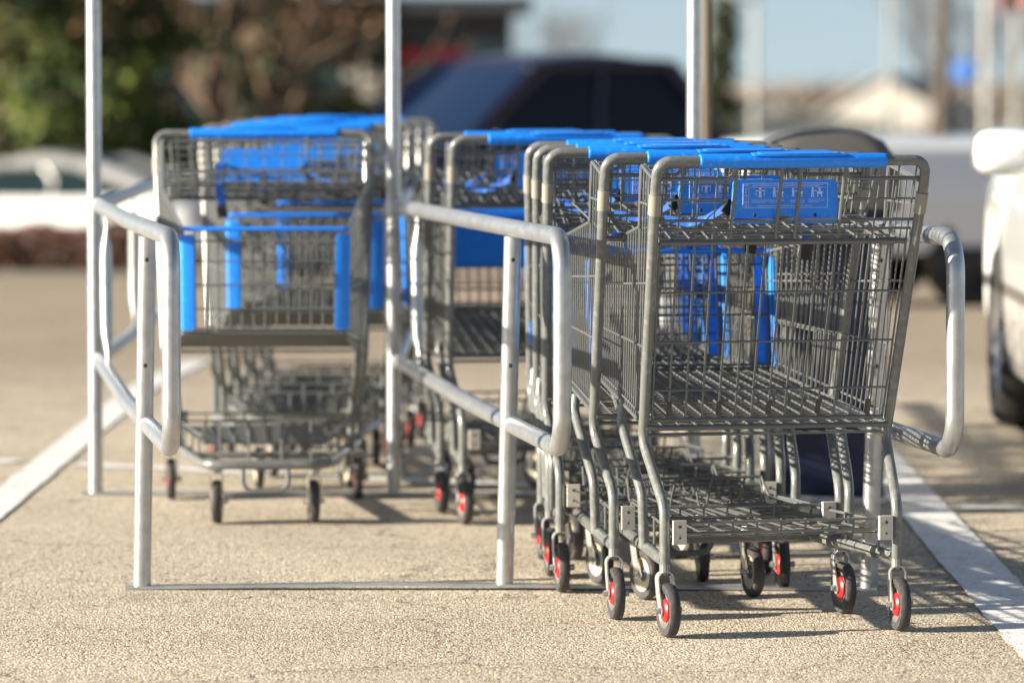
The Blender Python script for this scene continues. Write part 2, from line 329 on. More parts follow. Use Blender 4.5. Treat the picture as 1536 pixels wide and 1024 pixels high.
def make_cart():
    root=thing('shopping_cart','cart','shopping cart')
    P=M['paint'];Wm=M['paint_wire']
    # --- frame: posts with handle loop, base tube, front legs, nose loop
    m=MB()
    pts=[]
    for s in (-1,1):
        seg=[(s*.270,0,.135),(s*.270,0,.285),(s*.285,.135,.425),(s*.309,-.062,1.0),(s*.309,-.082,1.058)]
        pts+= seg if s<0 else seg[::-1]
    m.tube(rpath(pts,[.07,.05,.0,.052,.052,.0,.05,.07],8),.0120,14)
    for s in (-1,1):
        m.tube(rpath([(s*.243,.285,.168),(s*.247,.285,.29),(s*.262,.42,.445),(s*.258,.425,.485)],[.07,.03],6),.0116,12)
        m.tube([(s*.262,.42,.452),(s*.232,.62,.505)],.006,8)
    m.tube(rpath([(-.270,.0,.168),(-.262,.08,.168),(-.168,.80,.170),(.168,.80,.170),(.262,.08,.168),(.270,.0,.168)],[.1,.07,.07,.1],8),.0134,14)
    m.tube([(-.212,.46,.168),(.212,.46,.168)],.010,10)
    m.tube([(-.150,.735,.168),(.150,.735,.168)],.009,10)
    m.tube(rpath([(-.062,.802,.165),(-.062,.81,.098),(.062,.81,.098),(.062,.802,.165)],[.028,.028],6),.007,10)
    for s in (-1,1):
        for y in (.09,.33):
            m.tube([(s*(.262-.13*y),y,.168),(s*(.262-.13*y)+s*-.003,y+.024,.168)],.0162,14)
    m.build('frame',P,root)
    # --- basket
    m=MB(); nb=27
    for s in (-1,1):
        for i in range(nb+1):
            u=i/nb; b=bot(s,u); t=top(s,u); 
            r=W if i not in (0,nb) else .0034
            m.tube([b,t],r,6,cap=False)
        ring=[top(s,i/60) for i in range(61)]
        ytop=[(s*.307,-.055,1.012),(s*hw(.135),.135,1.046),(s*hw(.155),.158,.905),(s*.222,.90,.815)]
        m.tube(rpath(ytop,[.012,.012],3),.0042,8)
        m.tube([(s*(.307-.008),-.05,1.012),(s*(hw(.135)-.008),.135,1.046)],.0033,6)
        for z0,z1,u0,u1 in ((.478,.556,0,1),(.637,.655,0,1),(.785,.745,0,1),(.958,.962,.0,.195)):
            m.tube([side(s,lerp(u0,u1,k/10),lerp(z0,z1,k/10))+Vector((s*.0035,0,0)) for k in range(11)],.0028,6)
        m.tube([bot(s,0),bot(s,1)],.0042,8)
    # floor
    for i in range(15):
        q=-1+2*i/14; m.tube([Vector((q*.283,.115,.457)),Vector((q*.219,.86,.537))],.0026,6,cap=False)
    for i in range(1,26):
        u=i/26; b=bot(-1,u); m.tube([b-Vector((0,0,.004)),bot(1,u)-Vector((0,0,.004))],.0022,6,cap=False)
    m.tube([bot(-1,0),bot(1,0)],.0062,10); m.tube([bot(-1,0)+Vector((0,.012,-.016)),bot(1,0)+Vector((0,.012,-.016))],.004,8)
    # nose
    for i in range(15):
        q=-1+2*i/14; m.tube([(q*.219,.86,.535),(q*.222,.90,.812)],W,6,cap=False)
    for z,r in ((.545,.003),(.60,W),(.665,.0028),(.73,W),(.785,.0026)):
        t=(z-.535)/.28; w_=lerp(.219,.222,t); y=lerp(.86,.90,t)+.004; m.tube([(-w_,y,z),(w_,y,z)],r,6)
    m.tube([bot(-1,1),bot(1,1)],.0048,8)
    m.build('basket',Wm,root)
    m=MB(); m.tube(rpath([(-.224,.87,.818),(-.222,.905,.818),(.222,.905,.818),(.224,.87,.818)],[.012,.012],4),.0062,10); m.build('nose_rod',M['blue_rod'],root)
    # corner guards
    for s in (-1,1):
        m=MB(); prof=[(-.030,.010),(-.002,.010),(.006,.006),(.010,-.002),(.010,-.042),(.005,-.042),(.004,-.004),(.000,.003),(-.006,.005),(-.030,.005)]
        vs=[];n=len(prof)
        for z in (.542,.55,.795,.803):
            t=(z-.535)/.28; sc=.9 if z in (.542,.803) else 1
            for x,y in prof: vs.append((s*(lerp(.219,.222,t)+x*sc),lerp(.86,.90,t)+y*sc+.001,z))
        fs=[(j*n+i,j*n+(i+1)%n,(j+1)*n+(i+1)%n,(j+1)*n+i) for j in range(3) for i in range(n)]+[tuple(range(n)),tuple(range(3*n,4*n))]
        m.add(vs,fs); m.build('corner_guard',M['blue'],root,smooth=50)
    # --- rear gate, hinged at the top
    m=MB(); hz=.876; hy=-.008; D=Vector((0,.122,-.403))
    for i in range(15):
        q=-1+2*i/14; 
        m.tube([(q*.286,0,0),(q*.27+0,D.y,D.z)],.0026,6,cap=False)
        if i%3==1: m.tube([Vector((q*.286,0,0)).lerp(Vector((q*.27,D.y,D.z)),.90),Vector((q*.286,0,0)).lerp(Vector((q*.27,D.y,D.z)),.975)],.0062,8,mi=1)
    for t,r in ((0,.0062),(.28,.0026),(.56,.0026),(.83,.0026),(1,.0045)):
        w_=lerp(.286,.27,t); m.tube([(-w_,D.y*t-.004,D.z*t),(w_,D.y*t-.004,D.z*t)],r,8)
    for s in (-1,1): m.tube([(s*.225,0,0),(s*.255,0,0)],.0095,10)
    gate=m.build('rear_gate',[Wm,M['dark_clip']],root,loc=(0,hy,hz))
    # --- child seat: rear panel with leg holes, seat, back
    m=MB()
    def rp(x,z): return (x,lerp(.005,-.062,(z-.84)/.18),z)
    for x in (-.285,-.245,-.205,-.165,.165,.205,.245,.285): m.tube([rp(x,.882),rp(x*1.02,1.046)],W,6,cap=False)
    for x in (-.125,.125): m.tube([rp(x,.882),rp(x,1.046)],.0042,8)
    for x in (-.022,.022): m.tube([Vector(rp(x,.884))+Vector((0,-.006,0)),Vector(rp(x,1.046))+Vector((0,-.004,0))],.0045,8)
    for s in (-1,1):
        m.tube(rpath([rp(s*.300,1.018),rp(s*.135,1.018),rp(s*.125,1.046)],[.02],4),.0048,8)
        m.tube([rp(s*.297,.972),rp(s*.15,.972)],.0025,6)
    m.tube([rp(-.296,.925),rp(.296,.925)],.0036,8); m.tube([rp(-.293,.905),rp(.293,.905)],.003,8)
    m.tube([rp(-.15,.893),rp(.15,.893)],.0032,8)
    # seat: mesh rising forward
    for i in range(13):
        q=-1+2*i/12; m.tube([(q*.26,-.012,.884),(q*.245,.20,.926)],.0027,6)
    for k in range(6):
        t=k/5; m.tube([(-.265+.015*t,lerp(-.01,.2,t),lerp(.884,.926,t)-.004),(.265-.015*t,lerp(-.01,.2,t),lerp(.884,.926,t)-.004)],.003 if k in (0,5) else W,6)
    # back
    for i in range(11):
        q=-1+2*i/10; m.tube([(q*.255,.20,.924),(q*.268,.150,1.04)],W if abs(q)<1 else .0034,6,cap=False)
    for t,r in ((0,.004),(.33,W),(.66,W),(1,.0044)):
        w_=lerp(.255,.268,t); y=lerp(.2,.15,t)+.004; z=lerp(.924,1.04,t); m.tube([(-w_,y,z),(w_,y,z)],r,8)
    for s in (-1,1):   # hooks and hinge clips
        m.tube(rpath([(s*.255,.2,.924),(s*.262,.16,.895),(s*.268,.12,.880)],[.02],4),.0034,6)
        m.tube([(s*.278,-.01,.874),(s*.262,.20,.90)],.0055,8)
    m.build('child_seat',Wm,root)
    # --- blue flap with the warning print
    m=MB(); R=.012; h2=.049; w2=.121; n=5; poly=[]
    for cx,cy,a0 in ((w2-R,h2-R,0),(-w2+R,h2-R,PI/2)):
        for k in range(n+1): a=a0+PI/2*k/n; poly.append((cx+R*math.cos(a),cy+R*math.sin(a)))
    poly+=[(-w2-.004,-h2),(-.014,-h2),(-.010,-h2+.018),(.010,-h2+.018),(.014,-h2),(w2+.004,-h2)]
    TM=Matrix.Translation((0,-.018,.966))@Matrix.Rotation(math.radians(90+3),4,'X')
    m.prism(poly,.006); m.box((-.068,-h2+.008,.004),(.100,.012,.004)); m.box((.068,-h2+.008,.004),(.100,.012,.004))
    flap=m.build('seat_flap',M['blue'],root,smooth=30); flap.matrix_local=TM
    pr=MB(); zz=.0036
    def bar(x0,y0,x1,y1): pr.box(((x0+x1)/2,(y0+y1)/2,zz),(abs(x1-x0),abs(y1-y0),.0012))
    def tri(poly): pr.prism(poly,.0012,Matrix.Translation((0,0,zz)))
    X0,X1,Y0,Y1=-.098,.098,-.014,.041; lw=.0008
    bar(X0,Y0,X1,Y0+lw);bar(X0,Y1-lw,X1,Y1);bar(X0,Y0,X0+lw,Y1);bar(X1-lw,Y0,X1,Y1);bar(X0+.013,Y0,X0+.0137,Y1);bar(X0+.0137,Y1-.0095,X1,Y1-.0089)
    for a,b,y in ((-.075,.088,.0365),(-.078,.078,.0345)):   # fine print: too small to read
        x=a
        while x<b: l=random.uniform(.004,.011); bar(x,y,min(b,x+l),y+.0009); x+=l+.0016
    x=-.066
    while x<.062: l=random.uniform(.004,.012); bar(x,-.0095,x+l,-.0085); x+=l+.0016
    def person(cx,cy,s,lean=0):
        tri([(cx+.0022*s*math.cos(a*PI/5),cy+.0088*s+.0022*s*math.sin(a*PI/5)) for a in range(10)])
        tri([(cx-.0024*s,cy-.001*s),(cx+.0024*s,cy-.001*s),(cx+(.0026)*s,cy+.0062*s),(cx-.0026*s,cy+.0062*s)])
        tri([(cx-.0030*s,cy-.009*s),(cx-.0012*s,cy-.009*s),(cx-.0002*s,cy-.0012*s),(cx-.0022*s,cy-.0012*s)])
        tri([(cx+.0012*s,cy-.009*s),(cx+.0030*s,cy-.009*s),(cx+.0022*s,cy-.0012*s),(cx+.0002*s,cy-.0012*s)])
    def cartp(cx,cy):
        bar(cx-.007,cy+.002,cx+.008,cy+.0032); tri([(cx-.0045,cy-.003),(cx+.006,cy-.003),(cx+.008,cy+.0018),(cx-.006,cy+.0018)])
        for wx in (-.004,.0055): tri([(cx+wx+.0016*math.cos(a*PI/4),cy-.0075+.0016*math.sin(a*PI/4)) for a in range(8)])
        bar(cx-.0045,cy-.0068,cx-.0035,cy-.003); bar(cx+.0045,cy-.0068,cx+.0055,cy-.003)
    yc=.0195
    person(-.0585,yc,1.1); bar(-.0695,yc+.0045,-.0475,yc+.0062); bar(-.0685,yc-.006,-.0675,yc+.004); bar(-.0495,yc-.006,-.0485,yc+.004)
    person(-.0255,yc,1.1); bar(-.0255,yc+.0035,-.018,yc+.005); cartp(-.012,yc)
    person(.0180,yc,1.0); bar(.018,yc+.0035,.027,yc+.005); cartp(.033,yc)
    person(.0630,yc,1.1); bar(.063,yc+.0035,.072,yc+.005); cartp(.079,yc); person(.079,yc+.006,.7)
    for cx,wd in ((-.058,.040),(-.020,.034),(.028,.034),(.072,.038)):
        for k in range(3):
            x=cx-wd/2; e=cx+wd/2-random.uniform(0,.012)*(k==2)
            while x<e: l=random.uniform(.002,.006); bar(x,.0045-.0032*k,min(e,x+l),.0053-.0032*k); x+=l+.0012
    wp=pr.build('warning_print',M['print'],flap,smooth=0)
    # the stacked word on the left of the print
    for k,ch in enumerate("WARNING"):
        cu=bpy.data.curves.new('letter','FONT'); cu.body=ch; cu.size=.0088; cu.align_x='CENTER'; cu.extrude=.0005
        to=bpy.data.objects.new('letter',cu); C.objects.link(to); dg=bpy.context.evaluated_depsgraph_get()
        me=bpy.data.meshes.new_from_object(to.evaluated_get(dg)); bpy.data.objects.remove(to)
        pr.add([(v.co.x+X0+.0067,v.co.y+.0335-.0075*k,v.co.z+zz) for v in me.vertices],[tuple(p.vertices) for p in me.polygons])
    me=wp.data; nm=bpy.data.meshes.new('warning_print'); nm.from_pydata(pr.v,[],pr.f); nm.materials.append(M['print']); wp.data=nm
    # small black rivets
    for x in (-.07,.07):
        m=MB(); m.lathe([(0,.0015),(.003,.001),(.004,0)],10,Matrix.Translation((x,-.030,.0032))); m.build('rivet',M['black'],flap)
    # --- handle grip
    m=MB(); n=18; prof=[]
    vs=[]
    stations=[-.215,-.213,-.209,.209,.213,.215]; rr=[.0142,.0160,.0164,.0164,.0160,.0142]
    for x,r in zip(stations,rr):
        for k in range(n): a=2*PI*k/n; vs.append((x,-.082+r*math.cos(a),1.058+r*math.sin(a)*1.0))
    m.add(vs,[(i*n+k,(i+1)*n+k,(i+1)*n+(k+1)%n,i*n+(k+1)%n) for i in range(5) for k in range(n)]+[tuple(range(n)),tuple(range(5*n,6*n))])
    Rx=Matrix.Rotation(math.radians(16),3,'X')
    for d,hh,l in ((.0165,.005,.215),(.019,.004,.185)):
        poly=[(-l/2,-.011),(-l/2+.008,-.014),(l/2-.008,-.014),(l/2,-.011),(l/2,.011),(l/2-.008,.014),(-l/2+.008,.014),(-l/2,.011)]
        m.prism(poly,hh,Matrix.Translation((.012,-.082,1.058))@Matrix.Rotation(math.radians(8),4,'X')@Matrix.Translation((0,0,d-.002)))
    m.build('handle_grip',M['blue'],root,smooth=40,bevel=.0012)
    # --- sleeves, rack bumpers
    for s in (-1,1):
        m=MB(); m.tube([(s*.3065,-.041,.940),(s*.3083,-.0565,.985)],.0142,14); m.build('post_sleeve',M['beige'],root)
        m=MB(); m.box((s*.240,-.012,.232),(.031,.014,.054)); 
        m.tube([(s*.240,-.0195,.245),(s*.240,-.0202,.2451)],.004,8,mi=1); m.tube([(s*.240,-.0195,.220),(s*.240,-.0202,.2201)],.003,8,mi=1)
        m.build('rack_bumper',[M['white_block'],M['dark_clip']],root,bevel=.003)
    # --- lower rack
    m=MB()
    for z,r in ((.252,.0032),(.228,.0032)): m.tube([(-.262,.0,z),(.262,.0,z)],r,8)
    for i in range(9):
        q=-1+2*i/8
        m.tube(rpath([(q*.225,.0,.257),(q*.225,.0,.228),(q*.225,.02,.222),(q*.165,.70,.222)]+([(q*.160,.735,.285)] if i%2==0 else []),[.008,.01]+([.02] if i%2==0 else []),3),.0024,6)
    for k in range(9):
        y=.05+.075*k; w_=lerp(.262,.168,y/.78); m.tube([(-w_+.012,y,.217),(w_-.012,y,.217)],.0029,6)
    for y,z in ((.735,.285),(.70,.222)): m.tube([(-.168,y,z),(.168,y,z)],.0034,8)
    for s in (-1,1):
        m.tube(rpath([(s*.258,.0,.252),(s*.245,.12,.240),(s*.172,.69,.240),(s*.165,.735,.285)],[.05,.04],4),.0034,8)
        for y in (.07,.25,.45,.62):
            w_=lerp(.262,.168,y/.78)-.004; m.tube([(s*w_,y,.17),(s*w_,y,.241)],.003,6)
        m.tube(rpath([(s*.125,.735,.285),(s*.125,.775,.24),(s*.125,.80,.18)],[.04],4),.003,6)
        m.tube(rpath([(s*.045,.735,.285),(s*.045,.775,.24),(s*.045,.80,.18)],[.04],4),.003,6)
    m.build('lower_rack',Wm,root)
    # --- safety belt
    m=MB()
    def ribbon(pts,w,axis,t=.0018):
        a=Vector(axis).normalized()*w/2; vs=[]
        P_=[Vector(p) for p in pts]
        for i,p in enumerate(P_):
            T=(P_[min(i+1,len(P_)-1)]-P_[max(i-1,0)]).normalized(); nn=T.cross(a).normalized()*t/2
            vs+=[p-a-nn,p+a-nn,p+a+nn,p-a+nn]
        fs=[(0,1,2,3)]
        for i in range(len(P_)-1):
            for k in range(4): fs.append((4*i+k,4*i+(k+1)%4,4*i+4+(k+1)%4,4*i+4+k))
        m.add(vs,fs)
    ribbon(rpath([(.118,.165,.945),(.122,.178,.985),(.124,.205,.972),(.125,.226,.90),(.119,.232,.858)],.012,4),.026,(1,.15,0))
    belt=m.build('seat_belt',M['webbing'],root)
    m=MB(); Rz=Matrix.Rotation(.2,3,'Y')
    m.box((.1195,.233,.843),(.030,.009,.036),Rz); m.build('buckle',M['black'],belt,bevel=.003)
    m=MB(); ribbon(rpath([(-.245,.10,.925),(-.20,.07,.916),(-.165,.045,.925),(-.125,.02,.952)],.03,4),.022,(.1,.5,.6)); belt=m.build('seat_belt',M['webbing'],root)
    m=MB(); m.box((-.120,.017,.952),(.024,.009,.034),Matrix.Rotation(.7,3,'Y')); m.build('buckle',M['black'],belt,bevel=.003)
    # --- casters
    make_caster(root,(-.270,0,0),False,0.03); make_caster(root,(.270,0,0),False,-.02)
    make_caster(root,(-.135,.735,0),True,.12); make_caster(root,(.135,.735,0),True,-.1)
    return root

G1='shopping carts standing in the corral'
cart=make_cart()
R=math.radians
def kids(o,n): return [c for c in o.children if c.name.split('.')[0]==n]
# x, y, heading, gate angle, front caster turns, label
spots=[
 (.603,10.997,13.2,0,(.24,.05),'nearest cart with its back to the camera, whole blue warning flap showing through the wires'),
 (.497,11.341,12.8,82,(.2,-.15),'second cart from the front of the right row, the nearest cart nested into it'),
 (.384,11.881,7.6,84,(.1,.4),'third cart from the front of the right row, left wheel nearest the middle hoop'),
 (.362,12.235,6.4,83,(-.2,.1),'fourth cart from the front of the right row, nested just behind the third'),
 (.345,12.640,5.2,84,(.3,-.3),'fifth cart from the front of the right row, hindmost of the cluster by the hoop'),
 (.130,13.580,10.8,86,(.1,.2),'cart with a blue board across its nose, seen between the middle tall post and hoop'),
 (.063,13.915,10.8,84,(0,.3),'farthest cart of the right row, grey handle post just right of the middle pole'),
 (-.716,14.245,183.0,85,(.1,-.08),'left row cart facing the camera nose first with bright blue corner guards'),
 (-.652,15.33,183.0,85,(.3,.1),'cart nested directly behind the nose-first cart of the left row'),
 (-.628,15.72,183.0,84,(0,.2),'third cart of the left row counted from the nose-first cart'),
 (-.600,16.12,183.2,84,(0,.2),'fourth cart of the left row, its handle just behind the third'),
 (-.570,16.55,183.4,0,(0,.2),'rearmost cart of the left row, its blue handle highest behind the others'),
]
for i,(x,y,a,gt,ft,lab) in enumerate(spots):
    c=cart if i==0 else copy_tree(cart)
    c.location=(x,y,gz(y)); c.rotation_euler=(0,0,R(a)); tag(c,lab,'shopping cart',G1)
    kids(c,'rear_gate')[0].rotation_euler=(R(gt),0,0)
    cs=sorted([k for k in kids(c,'caster') if k.location.y>.5],key=lambda k:k.location.x)
    for k,t in zip(cs,ft): k.rotation_euler=(0,0,t)
    rc=sorted([k for k in kids(c,'caster') if k.location.y<.5],key=lambda k:k.location.x)
    for k in rc: k.rotation_euler=(0,0,random.uniform(-.06,.06))
    if i in (9,10):     # older carts of the left row carry no blue guards
        for k in kids(c,'corner_guard'): bpy.data.objects.remove(k)
        k=kids(c,'nose_rod')[0]; k.data=k.data.copy(); k.data.materials[0]=M['paint_wire']
    if i==5:
        m=MB(); poly=[(-.20,-.075),(.20,-.075),(.207,.065),(.19,.07),(-.19,.07),(-.207,.065)]
        m.prism(poly,.006,Matrix.Translation((0,.884,.742))@Matrix.Rotation(math.radians(90-8),4,'X')); m.build('nose_board',M['blue'],c,bevel=.002)

# ------------------------------------------------------------------ litter bin
binn=thing('trash_bin','navy trash bin with a grey domed lid standing by the right corral post','trash bin',(.915,14.50,0),R(4))
m=MB()
def rsq(h,r,z,n=5):
    out=[]
    for cx,cy,a0 in ((h-r,h-r,0),(-h+r,h-r,PI/2),(-h+r,-h+r,PI),(h-r,-h+r,1.5*PI)):
        for k in range(n+1): a=a0+PI/2*k/n; out.append((cx+r*math.cos(a),cy+r*math.sin(a),z))
    return out
def loftsq(secs,cap=True):
    m=MB(); vs=[]; n=24
    for h,r,z in secs: vs+=rsq(h,r,z)
    fs=[(i*n+k,i*n+(k+1)%n,(i+1)*n+(k+1)%n,(i+1)*n+k) for i in range(len(secs)-1) for k in range(n)]
    if cap: fs+=[tuple(range(n-1,-1,-1)),tuple((len(secs)-1)*n+k for k in range(n))]
    m.add(vs,fs); return m
M['navy']=mat('navy_bin_plastic',(.018,.026,.062),.45,noise=(12,(.03,.036,.07),.5,.7))
M['lid']=mat('grey_bin_lid',(.085,.082,.078),.5)
loftsq([(.160,.03,.0),(.163,.03,.01),(.178,.035,.70),(.186,.035,.705),(.186,.035,.80),(.182,.035,.83)]).build('body',M['navy'],binn)
loftsq([(.196,.035,.832),(.206,.04,.84),(.206,.045,.93),(.194,.06,.99),(.165,.08,1.035),(.10,.07,1.062),(.02,.019,1.074)]).build('lid',M['lid'],binn)
m=MB(); m.box((0,-.188,.75),(.2,.006,.06)); m.build('lid_flap',M['black'],binn)

# brown sign post right behind the tall post
M['brownpole']=mat('brown_steel',(.11,.085,.055),.6)
sp=thing('brown_post','slim brown post just right of the right tall corral post','post',(.665,16.9,gz(16.9)))
m=MB(); m.tube([(0,0,0),(0,0,2.9)],.0165,12); m.lathe([(.05,0),(.05,.012),(.018,.02)],12); m.build('post',M['brownpole'],sp)

# ------------------------------------------------------------------ vehicles
M['glass']=mat('car_glass',(.012,.018,.022),.03,spec=.6)
M['darkglass']=mat('dark_tinted_glass',(.004,.005,.012),.12,spec=.25)
M['windshield']=mat('windshield_glass',(.004,.012,.038),.08,spec=.45)
M['windshield'].node_tree.nodes['Principled BSDF'].inputs['IOR'].default_value=1.5
M['tealglass']=mat('teal_car_glass',(.012,.022,.024),.08,spec=.4)
M['carwhite']=mat('white_car_paint',(.74,.75,.75),.3,coat=1)
M['cargrey']=mat('grey_roof_paint',(.30,.305,.31),.3,coat=1)  # one even grey for the sedan's roof and window pillars
M['carnavy']=mat('navy_car_paint',(.005,.006,.022),.3,coat=.3)
M['trim']=mat('black_trim',(.02,.02,.021),.5)
M['tyre']=mat('car_tyre',(.022,.022,.023),.8)
M['alloy']=mat('alloy_wheel',(.5,.5,.5),.3,metal=.8)
M['lampglass']=mat('lamp_glass',(.6,.6,.58),.1)
M['taillamp']=mat('tail_lamp',(.3,.01,.01),.15)
M['plate']=mat('number_plate',(.6,.62,.6),.5)
def interp(tab,x):
    for (a,b),(c,d) in zip(tab,tab[1:]):
        if x<=c: return lerp(b,d,(x-a)/(c-a)) if c>a else d
    return tab[-1][1]
def vehicle(root,L,Wd,deck,belt,gh,wr,axles,paint,glass,sill=.22,roofpaint=None,thick=1,arch=True,rimmat=None,wbf=.93,dome=.035):
    """front at +x local. deck: (x, z) of the upper body line; gh: [(x_base_front),(x_roof_front),(x_roof_rear),(x_base_rear), z_roof]"""
    h=Wd/2; m=MB(); xs=sorted(set([round(-L/2+L*i/70,3) for i in range(71)])); vs=[]; 
    for x in xs:
        zb=sill+ (.10 if abs(x)>L/2-.25 else 0)*( (abs(x)-(L/2-.25))/.25)
        for ax in axles:
            dx=abs(x-ax); Ra=wr*1.17
            if arch and dx<Ra: zb=max(zb,wr+math.sqrt(Ra*Ra-dx*dx)-.0)
        zt=interp(deck,x); e=(L/2-abs(x)); w=h*(1-.16*max(0,1-e/.55)**2.2)
        zs=max(zb+.06,zt-.05)
        zm=lerp(zb,zs,.55)
        half=[(w*.965,zb),(w*.995,lerp(zb,zm,.5)),(w,zm),(w*.985,lerp(zm,zs,.6)),(w*.955,zs),(w*.88,zt-.008),(w*.5,zt+.012),(0,zt+.018)]
        vs+=[(x,-a,b) for a,b in half]+[(x,a,b) for a,b in half[-2::-1]]
    n=15; k=len(xs)
    m.add(vs,[(i*n+j,i*n+j+1,(i+1)*n+j+1,(i+1)*n+j) for i in range(k-1) for j in range(n-1)]+[tuple(range(n)),tuple((k-1)*n+j for j in range(n-1,-1,-1))]+[(i*n,(i+1)*n,(i+1)*n+n-1,i*n+n-1) for i in range(k-1)])
    m.build('body',paint,root,smooth=40)
    # greenhouse
    x0,x1,x2,x3,zr=gh; wb=h*wbf; wt=h*(wbf-.19); zb=belt
    secs=[]
    for xb,xr in ((x0,x1),): pass
    m=MB(); rows=10; vs=[]
    def row(t):
        z=lerp(zb-.02,zr,t); w=lerp(wb,wt,t**1.15); a=lerp(x0,x1,t**.92); b=lerp(x3,x2,t**.85); out=[]
        nn=8
        for q in range(nn+1): out.append((a-.0+ .10*(1-(2*q/nn-1)**2)*(1-t*.6),lerp(-w,w,q/nn),z))
        for q in range(nn+1): out.append((b-.05*(1-(2*q/nn-1)**2),lerp(w,-w,q/nn),z))
        return out
    for i in range(rows+1): vs+=row(i/rows)
    n=18
    m.add(vs,[(i*n+j,i*n+(j+1)%n,(i+1)*n+(j+1)%n,(i+1)*n+j) for i in range(rows) for j in range(8,n)]+[tuple(rows*n+j for j in range(n))])
    m.build('window_glass',glass,root,smooth=50)
    m=MB(); m.add(vs,[(i*n+j,i*n+j+1,(i+1)*n+j+1,(i+1)*n+j) for i in range(rows) for j in range(8)]); m.build('windshield',M['windshield'],root,smooth=50)
    rp_=roofpaint or paint
    # roof skin
    m=MB(); vs=[]; ns=12; nw=8
    for i in range(ns+1):
        t=i/ns; x=lerp(x1+.06,x2-.04,t); zc=zr+dome*math.sin(PI*min(1,max(0,t)))**.6-.0
        for q in range(nw+1):
            s=2*q/nw-1; vs.append((x,s*wt*1.02,zc+.012-.035*abs(s)**3))
    m.add(vs,[(i*(nw+1)+j,i*(nw+1)+j+1,(i+1)*(nw+1)+j+1,(i+1)*(nw+1)+j) for i in range(ns) for j in range(nw)])
    o=m.build('roof',rp_,root,smooth=60); so=o.modifiers.new('s','SOLIDIFY'); so.thickness=.04; so.offset=-1
    for s in (-1,1):
        m=MB()
        m.tube([(x0+.0,s*wb*1.0,zb-.02),(lerp(x0,x1,.5),s*lerp(wb,wt,.45)*1.01,lerp(zb,zr,.52)),(x1,s*wt*1.01,zr)],.034*thick,8)
        m.tube([(x1,s*wt*1.01,zr-.01),(lerp(x1,x2,.5),s*wt*1.03,zr+.012),(x2,s*wt*1.01,zr-.01)],.03*thick,8)
        m.tube([(x2,s*wt*1.01,zr),(lerp(x3,x2,.5),s*lerp(wb,wt,.45)*1.01,lerp(zb,zr,.55)),(x3,s*wb,zb-.02)],.045*thick,8)
        xm=lerp(x0,x3,.52); m.tube([(xm,s*wb*1.005,zb-.02),(xm-.02,s*lerp(wb,wt,.4)*1.008,lerp(zb,zr,.45)),(lerp(x1,x2,.48),s*wt*1.01,zr)],.03,8)
        m.build('window_pillar',rp_,root)
        # mirrors
        m=MB(); cx=x0-.28; c=Vector((cx,s*(h+.10),belt+.06)); vs=[]; n=16; prof=[(-.085,.80),(-.075,.96),(-.03,1.0),(.02,.99),(.06,.92),(.085,.80),(.10,.62),(.11,.40),(.115,.15)]
        for px,sc in prof:
            for k in range(n):
                a=2*PI*k/n; ca=abs(math.cos(a))**.55*math.copysign(1,math.cos(a)); sa=abs(math.sin(a))**.55*math.copysign(1,math.sin(a))
                vs.append((c.x+px,c.y+ca*.125*sc,c.z+sa*.074*sc))
        m.add(vs,[(i*n+k,i*n+(k+1)%n,(i+1)*n+(k+1)%n,(i+1)*n+k) for i in range(len(prof)-1) for k in range(n)]+[tuple(range(n)),tuple((len(prof)-1)*n+k for k in range(n))])
        m.tube([(cx+.01,s*(h+.02),belt+.02),(cx,s*(h-.10),belt-.03)],.035,8)
        m.build('wing_mirror',paint,root)
        # door handle and shut lines
        for xd in (x0-.95,x0-1.85):
            if xd>x3-.1:
                m=MB(); m.tube([(xd,s*h*.995,belt-.13),(xd+.06,s*(h+.02),belt-.125),(xd+.12,s*h*.995,belt-.13)],.013,6); m.build('door_handle',paint,root)
        m=MB(); m.box((L/2-.17,s*h*.66,deck_h(deck,L/2-.17)-.17),(.16,.34,.13)); m.build('headlight',M['lampglass'],root,bevel=.03)
        m=MB(); m.box((-L/2+.09,s*h*.66,deck_h(deck,-L/2+.1)-.2),(.16,.30,.16)); m.build('tail_light',M['taillamp'],root,bevel=.03)
    for ax in axles:
        for s in (-1,1):
            Mx=Matrix.Translation((ax,s*(h-.115),wr))@Matrix.Rotation(-s*PI/2,4,'X')
            m=MB(); t=.11
            m.lathe([(wr*.64,-t*.9),(wr*.9,-t),(wr*.97,-t*.8),(wr,-t*.4),(wr,t*.4),(wr*.97,t*.8),(wr*.9,t),(wr*.64,t*.9)],32,Mx); w=m.build('wheel',M['tyre'],root)
            m=MB(); m.lathe([(0,t*.62),(wr*.12,t*.62),(wr*.16,t*.4),(wr*.2,t*.35)],20,Mx)
            for q in range(5):
                a=2*PI*q/5; m.prism([(-.05,wr*.12),(.05,wr*.12),(.038,wr*.62),(-.038,wr*.62)],.03,Mx@Matrix.Rotation(a,4,'Z')@Matrix.Translation((0,0,t*.5)))
            m.lathe([(wr*.58,t*.2),(wr*.60,t*.78),(wr*.655,t*.88)],28,Mx); m.lathe([(0,.0),(wr*.62,.0)],24,Mx)
            m.build('rim',rimmat or M['alloy'],w)
    # dark underside, arches and bumper line
    m=MB(); m.box((0,0,sill+.10),(L*.9,Wd*.78,.30)); 
    m.build('underbody',M['trim'],root)
def deck_h(d,x): return interp(d,x)
# near white car, right edge, front towards the camera
def front_to(root,ang): root.rotation_euler=(0,0,ang)
c1=thing('parked_car','bright white car parked close at the right edge, side mirror and one flank in view','car',(2.508,15.72,gz(15.7)),R(-90-1.0))
vehicle(c1,4.35,1.74,[(-2.18,.62),(-2.1,.86),(-1.75,.94),(-1.0,.93),(.6,.92),(.95,.90),(1.7,.80),(2.05,.70),(2.18,.5)],.93,(.95,.1,-1.05,-1.72,1.37),.32,(1.36,-1.30),M['carwhite'],M['glass'],wbf=.74)
